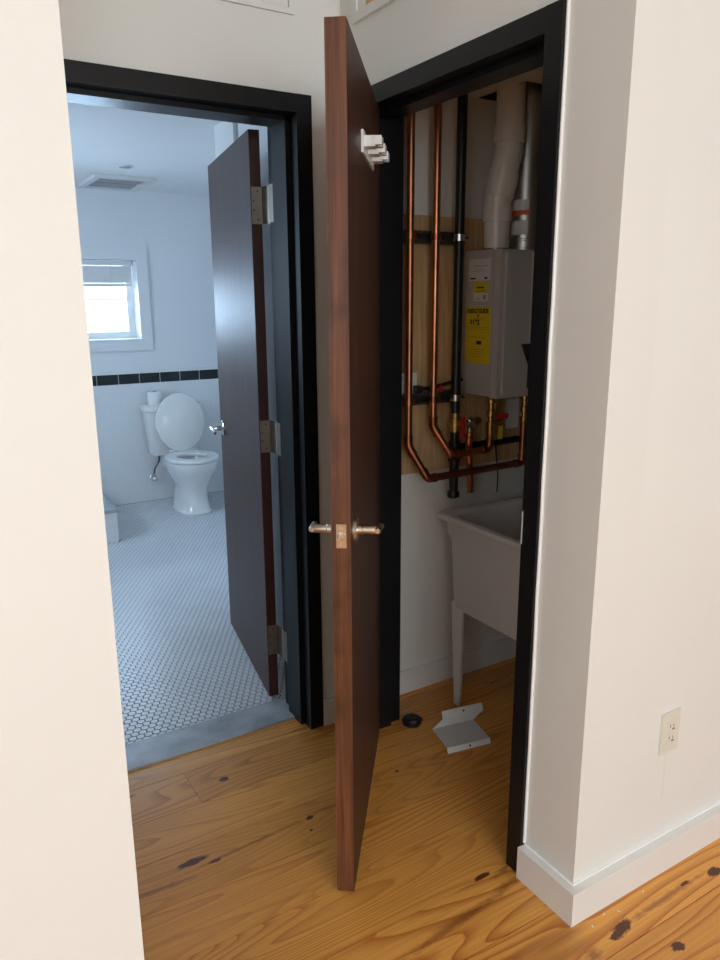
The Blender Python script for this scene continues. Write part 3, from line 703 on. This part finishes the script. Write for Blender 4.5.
# copper 1: outer cold line
c1 = pipe_run('copper_pipe', 'copper pipe nearest the door frame, sweeping low to the right valve', [(.2265, PY, TOPZ), (.2265, PY, 1.005), (.288, PY-.034, .886), (.736, PY-.034, .892), (.737, PY-.034, 1.0395)], .0132, mat('dull brown copper pipe', (.42, .17, .09, 1), .36, 1, var=.25, vscale=9), COPD)
c2 = pipe_run('copper_pipe.001', 'middle copper pipe bending under the heater to the left valve', [(.3325, PY, TOPZ), (.3325, PY, 1.065), (.388, PY-.040, .960), (.562, PY-.042, .967), (.562, PY-.045, 1.0075)], .0132, COPPER, COPD)
# gas line
gp = tag(empty('gas_pipe', (.4325, PY, .79)), 'black iron gas pipe with red lever valve and capped drip leg', 'pipe')
inv(tube('pipe', [(.4325, PY, TOPZ), (.4325, PY, .812)], .0168, GASP, gp), gp)
inv(lathe('cap', (.4325, PY, .815), (0, 0, -1), [(0, .021), (.004, .0225), (.022, .0225), (.026, .018), (.027, .01)], GASP, gp), gp)
inv(lathe('tee', (.4325, PY, 1.000), (0, 0, -1), [(0, .0225), (.012, .0225), (.014, .020), (.058, .020), (.060, .0225), (.072, .0225)], GASP, gp), gp)
inv(lathe('valve_body', (.4325, PY, 1.105), (0, 0, -1), [(0, .021), (.016, .021), (.018, .024), (.050, .024), (.052, .021), (.068, .021)], BRASS, gp), gp)
inv(cyl('valve_stem', (.4325, PY-.02, 1.07), (.4325, PY-.045, 1.07), .007, BRASS, gp, n=12), gp)
inv(box('valve_handle', .4225, .4385, PY-.052, PY-.046, 1.022, 1.096, RED, gp, bevel=.0025), gp)
inv(tube('branch', [(.4325, PY+.012, .972), (.47, PY+.020, .972), (.760, PY+.020, .974)], .0135, GASP, gp, fr=.02), gp)
# heater gas valve riser with yellow tag, part of the gas line
inv(lathe('riser_valve', (.640, PY+.020, 1.030), (0, 0, 1), [(-.045, .012), (-.012, .012), (-.010, .0165), (.018, .0165), (.020, .012), (.136, .012)], BRASS, gp), gp)
inv(box('riser_handle', .604, .662, PY-.030, PY-.022, 1.070, 1.088, RED, gp, bevel=.004), gp)
inv(cyl('riser_stem', (.640, PY-.000, 1.062), (.640, PY-.026, 1.076), .005, BRASS, gp, n=10), gp)
inv(box('yellow_tag', .630, .652, PY-.012, PY-.009, .990, 1.040, YTAG, gp), gp)

# water heater
hx0, hx1, hy0, hy1, hz0, hz1 = .504, .854, -.196, BF-.0008, 1.165, 1.669
wh = tag(empty('water_heater', ((hx0+hx1)/2, hy1, hz0)), 'grey wall-hung tankless water heater with yellow energy label', 'water heater')
inv(box('cabinet', hx0, hx1, -.150, hy1, hz0+.004, hz1, HEAT, wh, bevel=.006), wh)
# front cover, slightly proud with a vertical groove and a scooped lower corner
cov = inv(box('front_cover', hx0+.004, hx1-.004, hy0+.012, -.1502, hz0, hz1-.001, HEAT, wh, bevel=.006), wh)
pts_ = [(hx0+.022, hz1-.012)]
curve = [(.560, 1.50), (.566, 1.46), (.576, 1.42), (.590, 1.385), (.604, 1.352)]
poly = [(hx0+.022, hz0+.012)] + [(.640, hz0+.012), (.640, 1.277), (.625, 1.308), (.611, 1.338), (.600, 1.365), (.582, 1.408), (.569, 1.452), (.560, 1.50), (.556, 1.56), (.554, hz1-.012), (hx0+.022, hz1-.012)]
inv(prism('cover_wing', poly, hy0+.002, hy0+.0118, HEAT, wh, 'y', bevel=.002), wh)
inv(box('cover_centre', .6455, hx1-.012, hy0+.004, hy0+.0118, 1.353, hz1-.012, HEAT, wh, bevel=.003), wh)
poly2 = [(.6455, 1.350), (.609, 1.350), (.628, 1.310), (.6445, 1.277), (.6445, hz0+.03), (hx1-.012, hz0+.03), (hx1-.012, 1.350)]
inv(prism('control_panel', poly2, hy0+.003, hy0+.0118, HEATD, wh, 'y'), wh)
inv(box('centre_infill', .556, .645, hy0+.0085, hy0+.0119, 1.352, hz1-.014, HEAT, wh), wh)
# labels on the left side
def label_plate(y0, y1, z0, z1, m_, nm='label'): return inv(box(nm, hx0-.0012, hx0-.0002, y0, y1, z0, z1, m_, wh), wh)
L1 = label_plate(-.136, -.023, 1.566, 1.640, LABW, 'spec_label')
def sub_bars(parent, lst, m_):
    for a, b, c, d in lst: box('print_line', hx0-.0020, hx0-.0011, a, b, c, d, m_, parent)
sub_bars(L1, [(-.122, -.046, 1.6155, 1.6175), (-.100, -.060, 1.6035, 1.605), (-.126, -.034, 1.598, 1.599)], INKG)
sub_bars(L1, [(-.060, -.032, 1.572, 1.5775), (-.122, -.108, 1.572, 1.5785)], INK)
L2 = label_plate(-.126, -.051, 1.525, 1.562, YELLOW, 'warning_label'); L2b = label_plate(-.126, -.051, 1.498, 1.5245, LABW, 'warning_label')
sub_bars(L2, [(-.105, -.068, 1.541, 1.546), (-.110, -.062, 1.531, 1.533)], INK); sub_bars(L2b, [(-.088, -.064, 1.504, 1.507)], INKG); sub_bars(L2b, [(-.117, -.104, 1.503, 1.519)], INKG)
L3 = label_plate(-.145, -.011, 1.282, 1.478, YELLOW, 'energy_label')
def sub_text(parent, body, size, y, z, m_, sx=1.0):
    o = text('lettering', body, size, (hx0-.0014, y, z), (0, -1, 0), (0, 0, 1), m_, parent, depth=.0005, sx=sx)
    return o
sub_text(L3, 'ENERGYGUIDE', .0215, -.077, 1.463, INK, .80)
sub_text(L3, '$192', .025, -.062, 1.424, INK)
sub_bars(L3, [(-.084, -.074, 1.4425, 1.452), (-.110, -.054, 1.437, 1.4385), (-.135, -.02, 1.408, 1.4092), (-.125, -.03, 1.401, 1.402), (-.125, -.028, 1.372, 1.3732), (-.118, -.036, 1.330, 1.331), (-.118, -.036, 1.322, 1.323), (-.112, -.036, 1.314, 1.315), (-.118, -.04, 1.306, 1.307)], mat('brown ink', (.22, .16, .02, 1), .6, var=.05))
sub_bars(L3, [(-.100, -.074, 1.348, 1.361)], INK)
# brass service valves under the heater
for (vx, vy, zlow) in ((.562, PY-.045, 1.008), (.737, PY-.034, 1.040)):
    vb = inv(lathe('service_valve', (vx, vy, hz0+.006), (0, 0, -1), [(0, .011), (.018, .011), (.020, .016), (.034, .016), (.036, .0105), (.060, .0105), (.062, .0155), (.082, .0155), (.084, .011), (.100, .011), (.102, .0165), (hz0+.006-zlow-.014, .0165), (hz0+.006-zlow, .013)], BRASS, wh, n=14), wh)
# flue collar plates on top
inv(lathe('flue_collar', (.558, -.098, hz1-.001), (0, 0, 1), [(0, .050), (.006, .050), (.007, .047)], HINGEM, wh), wh)
inv(lathe('flue_collar', (.690, -.098, hz1-.001), (0, 0, 1), [(0, .062), (.010, .062), (.011, .058)], STEEL, wh), wh)

# pvc flue with two offset bends
pv = tag(empty('vent_pipe', (.558, -.098, hz1)), 'thick white plastic vent pipe rising from the water heater', 'pipe')
A0 = Vector((.558, -.098, 0)); A1 = Vector((.580, -.122, 0))
zz = lambda v, z: Vector((v.x, v.y, z))
inv(tube('pipe', [zz(A0, hz1+.0065), zz(A0, 1.79)], .0440, PVC, pv, n=32), pv)
inv(lathe('coupling', zz(A0, 1.762), (0, 0, 1), [(0, .045), (.001, .0495), (.046, .0495), (.047, .045)], PVC, pv, n=32), pv)
mid0 = zz(A0, 1.825); mid1 = zz(A1, 1.985)
bm = bmesh.new(); sweep(bm, fillet([zz(A0, 1.79), mid0, mid1, zz(A1, 2.03)], .03), .0460, 32); inv(mesh_obj('offset_bend', bm, PVC, pv, smooth=True), pv)
dv = (mid1-mid0).normalized(); ctr = (mid0+mid1)/2
inv(lathe('coupling', ctr-dv*.062, dv, [(0, .047), (.001, .051), (.078, .051), (.079, .047)], PVC, pv, n=32), pv)
inv(lathe('coupling', zz(A1, 2.012), (0, 0, 1), [(0, .047), (.001, .0515), (.054, .0515), (.055, .048)], PVC, pv, n=32), pv)
inv(tube('pipe', [zz(A1, 2.04), zz(A1, CZ+.02)], .0475, PVC, pv, n=32), pv)
# stainless flue
sf = tag(empty('metal_flue', (.690, -.098, hz1)), 'brushed stainless flue behind the white vent pipe', 'flue')
inv(tube('duct', [(.690, -.098, hz1+.0105), (.690, -.098, CZ+.3)], .0545, STEEL, sf, n=36), sf)
inv(lathe('seam_band', (.690, -.098, 1.700), (0, 0, 1), [(0, .0548), (.002, .0565), (.008, .0565), (.010, .0548)], STEEL, sf, n=36), sf)
def wrap(name, z0, z1, a0, a1, m_, r=.0551):
    bm = bmesh.new(); k = 10; V1 = []
    for rr_ in (r, r+.0008):
        V1.append([[bm.verts.new((.690+rr_*math.cos(a0+(a1-a0)*i/k), -.098+rr_*math.sin(a0+(a1-a0)*i/k), z)) for i in range(k+1)] for z in (z0, z1)])
    for i in range(k):
        bm.faces.new((V1[1][0][i], V1[1][0][i+1], V1[1][1][i+1], V1[1][1][i])); bm.faces.new((V1[0][0][i], V1[0][1][i], V1[0][1][i+1], V1[0][0][i+1]))
        for lv in (0, 1): bm.faces.new((V1[0][lv][i], V1[0][lv][i+1], V1[1][lv][i+1], V1[1][lv][i]))
    for i in (0, k): bm.faces.new((V1[0][0][i], V1[1][0][i], V1[1][1][i], V1[0][1][i]))
    inv(mesh_obj(name, bm, m_, sf, smooth=True), sf)
wrap('white_sticker', 1.803, 1.838, math.radians(165), math.radians(238), LABW)
wrap('orange_sticker', 1.787, 1.8025, math.radians(165), math.radians(238), ORANGE)
wrap('white_sticker', 1.722, 1.770, math.radians(165), math.radians(236), LABW)

# relief valve with copper discharge
rv = tag(empty('relief_valve', (.492, -.05, .80)), 'chrome relief valve with short copper discharge pipe below the heater', 'valve')
inv(tube('inlet', [(.575, -.012, 1.060), (.505, -.055, 1.062)], .013, COPD, rv), rv)
inv(lathe('valve_body', (.495, -.060, 1.085), (0, 0, -1), [(0, .006), (.004, .016), (.018, .018), (.030, .014), (.050, .014), (.058, .011)], CHROME, rv), rv)
inv(box('test_lever', .478, .492, -.095, -.060, 1.078, 1.083, CHROME, rv, bevel=.001), rv)
inv(lathe('bonnet', (.495, -.060, 1.060), (-.4, -1, 0), [(0, .014), (.020, .015), (.024, .011), (.030, .011)], CHROME, rv), rv)
inv(tube('discharge', [(.494, -.061, 1.028), (.492, -.060, .99), (.512, -.054, .80)], .0132, COPPER, rv, fr=.01), rv)
inv(lathe('union', (.494, -.060, 1.030), (0, 0, -1), [(0, .013), (.020, .0145), (.026, .0125)], COPD, rv), rv)

# white outlet box with plug and cord
ob = tag(empty('outlet_box', (.245, BF, 1.20)), 'white electrical outlet box on plywood behind the copper pipes', 'outlet')
inv(box('box', .205, .286, -.010, BF-.0005, 1.187, 1.252, WMETAL, ob, bevel=.003), ob)
inv(box('cover', .202, .289, -.013, -.0102, 1.184, 1.256, WMETAL, ob, bevel=.001), ob)
cdx = tag(empty('power_cord', (.30, -.03, 1.18)), 'black plug and power cord running from outlet box to heater', 'cord')
inv(box('plug', .272, .296, -.040, -.0135, 1.186, 1.210, RUBBER, cdx, bevel=.004), cdx)
inv(tube('cord', [(.290, -.022, 1.194), (.32, -.020, 1.197), (.395, -.014, 1.203), (.46, -.006, 1.214), (.5, -.002, 1.218)], .0065, RUBBER, cdx, fr=.02, n=10), cdx)
box('junction_plate', .735, .800, BF-.004, BF-.0005, 1.010, 1.125, WMETAL, None, bevel=.001); jp = bpy.data.objects['junction_plate']
tag(jp, 'white blank cover plate on plywood under the heater', 'cover plate')
sw = tag(tube('sensor_wire', [(.675, .008, 1.12), (.680, .008, 1.02), (.686, .008, .93), (.700, .006, .84), (.699, .006, .76)], .0022, RUBBER, None, fr=.03, n=8), 'thin black wire hanging below the plywood', 'wire')
RG = tag(empty('hanging_tag', (.392, -.035, 1.20)), 'small red tag beside the black gas pipe', 'tag')
inv(box('tag_plate', .372, .390, -.032, -.030, 1.184, 1.203, RED, RG, bevel=.0006), RG)
inv(tube('tag_tie', [(.381, -.031, 1.202), (.383, -.028, 1.212)], .0012, RED, RG, n=6), RG)

# ---- utility sink
sx0, sx1, sy1, sy0, sz = .330, .870, -.082, -.640, .757
us = tag(empty('utility_sink', ((sx0+sx1)/2, (sy0+sy1)/2, 0)), 'off white plastic utility tub on tapered legs in the closet', 'sink')
def rrect(x0, x1, y0, y1, r, z, n=5):
    out = []
    for cx, cy, a0 in ((x1-r, y1-r, 0), (x0+r, y1-r, 90), (x0+r, y0+r, 180), (x1-r, y0+r, 270)):
        for k in range(n+1):
            a = math.radians(a0+90*k/n); out.append((cx+r*math.cos(a), cy+r*math.sin(a), z))
    return out
def loft(name, rings, material, parent, cap0=False, cap1=False, angle=40):
    bm = bmesh.new(); R = [[bm.verts.new(q) for q in r] for r in rings]; n = len(R[0])
    for a, b in zip(R, R[1:]):
        for k in range(n): bm.faces.new((a[k], a[(k+1) % n], b[(k+1) % n], b[k]))
    if cap0: bm.faces.new(R[0][::-1])
    if cap1: bm.faces.new(R[-1])
    return mesh_obj(name, bm, material, parent, smooth=True, angle=angle)
def ins(d, z, r): return rrect(sx0+d, sx1-d, sy0+d, sy1-d, r, z)
inv(loft('tub', [ins(.050, .395, .02), ins(.046, .402, .022), ins(.036, .652, .024), ins(.034, .662, .024), ins(.024, .684, .024), ins(.022, .734, .024)], SINKM, us, cap0=True), us)
inv(loft('rim', [ins(.0225, .734, .024), ins(.002, .736, .02), ins(0, .738, .018), ins(0, .753, .018), ins(.003, .756, .018), ins(.022, sz, .02), ins(.032, .753, .03)], SINKM, us), us)
inv(loft('basin', [ins(.032, .753, .03), ins(.040, .747, .03), ins(.075, .43, .05), ins(.095, .415, .05)], SINKM, us, cap1=True), us)
# legs: L-shaped in plan at each corner, tapering to a foot
for lx, ly, dx_, dy_ in ((sx0+.046, sy1-.046, 1, -1), (sx0+.046, sy0+.046, 1, 1), (sx1-.046, sy1-.046, -1, -1), (sx1-.046, sy0+.046, -1, 1)):
    bm = bmesh.new(); R = []
    for z, wdt, px, py in ((.42, .075, 0, 0), (.385, .062, .0, .0), (.30, .052, .003, .003), (.03, .030, .012, .012), (.0, .030, .012, .012)):
        t_ = .010
        ox, oy = lx+dx_*px, ly+dy_*py
        R.append([bm.verts.new((ox+dx_*a, oy+dy_*b, z)) for a, b in ((0, 0), (wdt, 0), (wdt, t_), (t_, t_), (t_, wdt), (0, wdt))])
    for a, b in zip(R, R[1:]):
        for k in range(6): bm.faces.new((a[k], a[(k+1) % 6], b[(k+1) % 6], b[k]))
    bm.faces.new(R[0]); bm.faces.new(R[-1][::-1])
    inv(mesh_obj('leg', bm, SINKM, us), us)
inv(lathe('drain', ((sx0+sx1)/2, (sy0+sy1)/2, .4155), (0, 0, 1), [(0, .04), (.003, .038), (.004, .02)], CHROME, us), us)

# ---- folded white metal bracket on the floor (z-profile)
wbk = tag(empty('metal_bracket', (.27, -.30, 0), 0), 'folded white sheet metal bracket lying on the closet floor', 'bracket')
prof = [(.165, -.391, .0), (.165, -.386, .019), (.209, -.243, .0015), (.262, -.237, .021), (.259, -.231, .050)]
vv = Vector((.165, -.029, 0)); bm = bmesh.new()
rows = []
for q in prof:
    a = Vector(q); rows.append([bm.verts.new(a), bm.verts.new(a+vv)])
for a, b in zip(rows, rows[1:]): bm.faces.new((a[0], a[1], b[1], b[0]))
bmesh.ops.recalc_face_normals(bm, faces=bm.faces[:])
bmesh.ops.solidify(bm, geom=bm.faces[:], thickness=.0014)
zmin = min(v.co.z for v in bm.verts)
for v in bm.verts: v.co.z -= zmin
inv(mesh_obj('sheet', bm, WMETAL, wbk), wbk)
mid = lambda a, b, t, s: Vector(a).lerp(Vector(b), t)+vv*s
for (i, t, nd) in ((0, .5, (-.19, -1, .15)), (3, .5, (-.19, -1, .3))):
    pnt = mid(prof[i], prof[i+1], t, .52); pnt.z -= zmin
    nrm = Vector(nd).normalized()
    inv(lathe('screw_hole', pnt-nrm*.0008, nrm, [(0, .0038), (.0024, .0038), (.0026, .003)], SCREW, wbk, n=12), wbk)

# ---- black rubber cap on the floor by the closet frame
rc = tag(empty('rubber_cap', (.170, -.170, 0)), 'black rubber pipe cap lying on the closet floor by the frame', 'cap')
lathe('cap', (0, 0, 0), (0, 0, 1), [(0, .034), (.003, .036), (.014, .036), (.016, .031), (.024, .029), (.027, .024), (.027, .010), (.024, .006)], RUBBER, rc, n=8)
box('cap_lug', .026, .042, -.010, .010, 0.0005, .012, RUBBER, rc, bevel=.002)

# ---- wall outlet on wall C
ol = tag(empty('wall_outlet', (.321, CORNER_Y, .413)), 'ivory duplex power outlet plate on the white corner wall', 'outlet')
inv(box('plate', .286, .357, CORNER_Y-.006, CORNER_Y-.0003, .356, .471, IVORY, ol, bevel=.002), ol)
inv(box('insert', .3045, .3375, CORNER_Y-.0080, CORNER_Y-.0055, .380, .447, IVORY, ol, bevel=.001), ol)
for zc in (.3965, .4305):
    rcp = inv(box('receptacle', .3065, .3355, CORNER_Y-.0092, CORNER_Y-.0078, zc-.0145, zc+.0145, IVORY, ol, bevel=.0006), ol)
    for (a, b, c_, d_) in ((.3135, .3155, zc-.001, zc+.0075), (.3265, .3285, zc-.001, zc+.0065), (.3325, .3235, zc-.0095, zc-.0050)):
        o = box('slot', a, b, CORNER_Y-.0096, CORNER_Y-.0091, c_, d_, mat('outlet slot shadow', (.12, .11, .09, 1), .6, var=.05), rcp)
for zc in (.366, .461): inv(lathe('screw', (.321, CORNER_Y-.0058, zc), (0, -1, 0), [(0, .0030), (.0008, .0028), (.001, .001)], IVORY, ol, n=10), ol)

# ---- paint chips on the planks by the baseboard
for (x, y, rz) in ((.075, -1.139, .4), (.022, -1.150, 1.2), (.220, -1.142, .2), (.115, -1.152, 2.0)):
    bm = bmesh.new(); bbox(bm, -.004, .004, -.0012, .0012, 0, .0012)
    for v in bm.verts[:3]: v.co.x *= random.uniform(.6, 1.0)
    pc = mesh_obj('paint_chip', bm, TRIMW); pc.location = (x, y, .0002); pc.rotation_euler = (0, 0, rz)
    tag(pc, 'tiny white paint chip on the planks beside the corner baseboard', 'paint chip', 'paint chips by the baseboard')
bpy.context.view_layer.update()
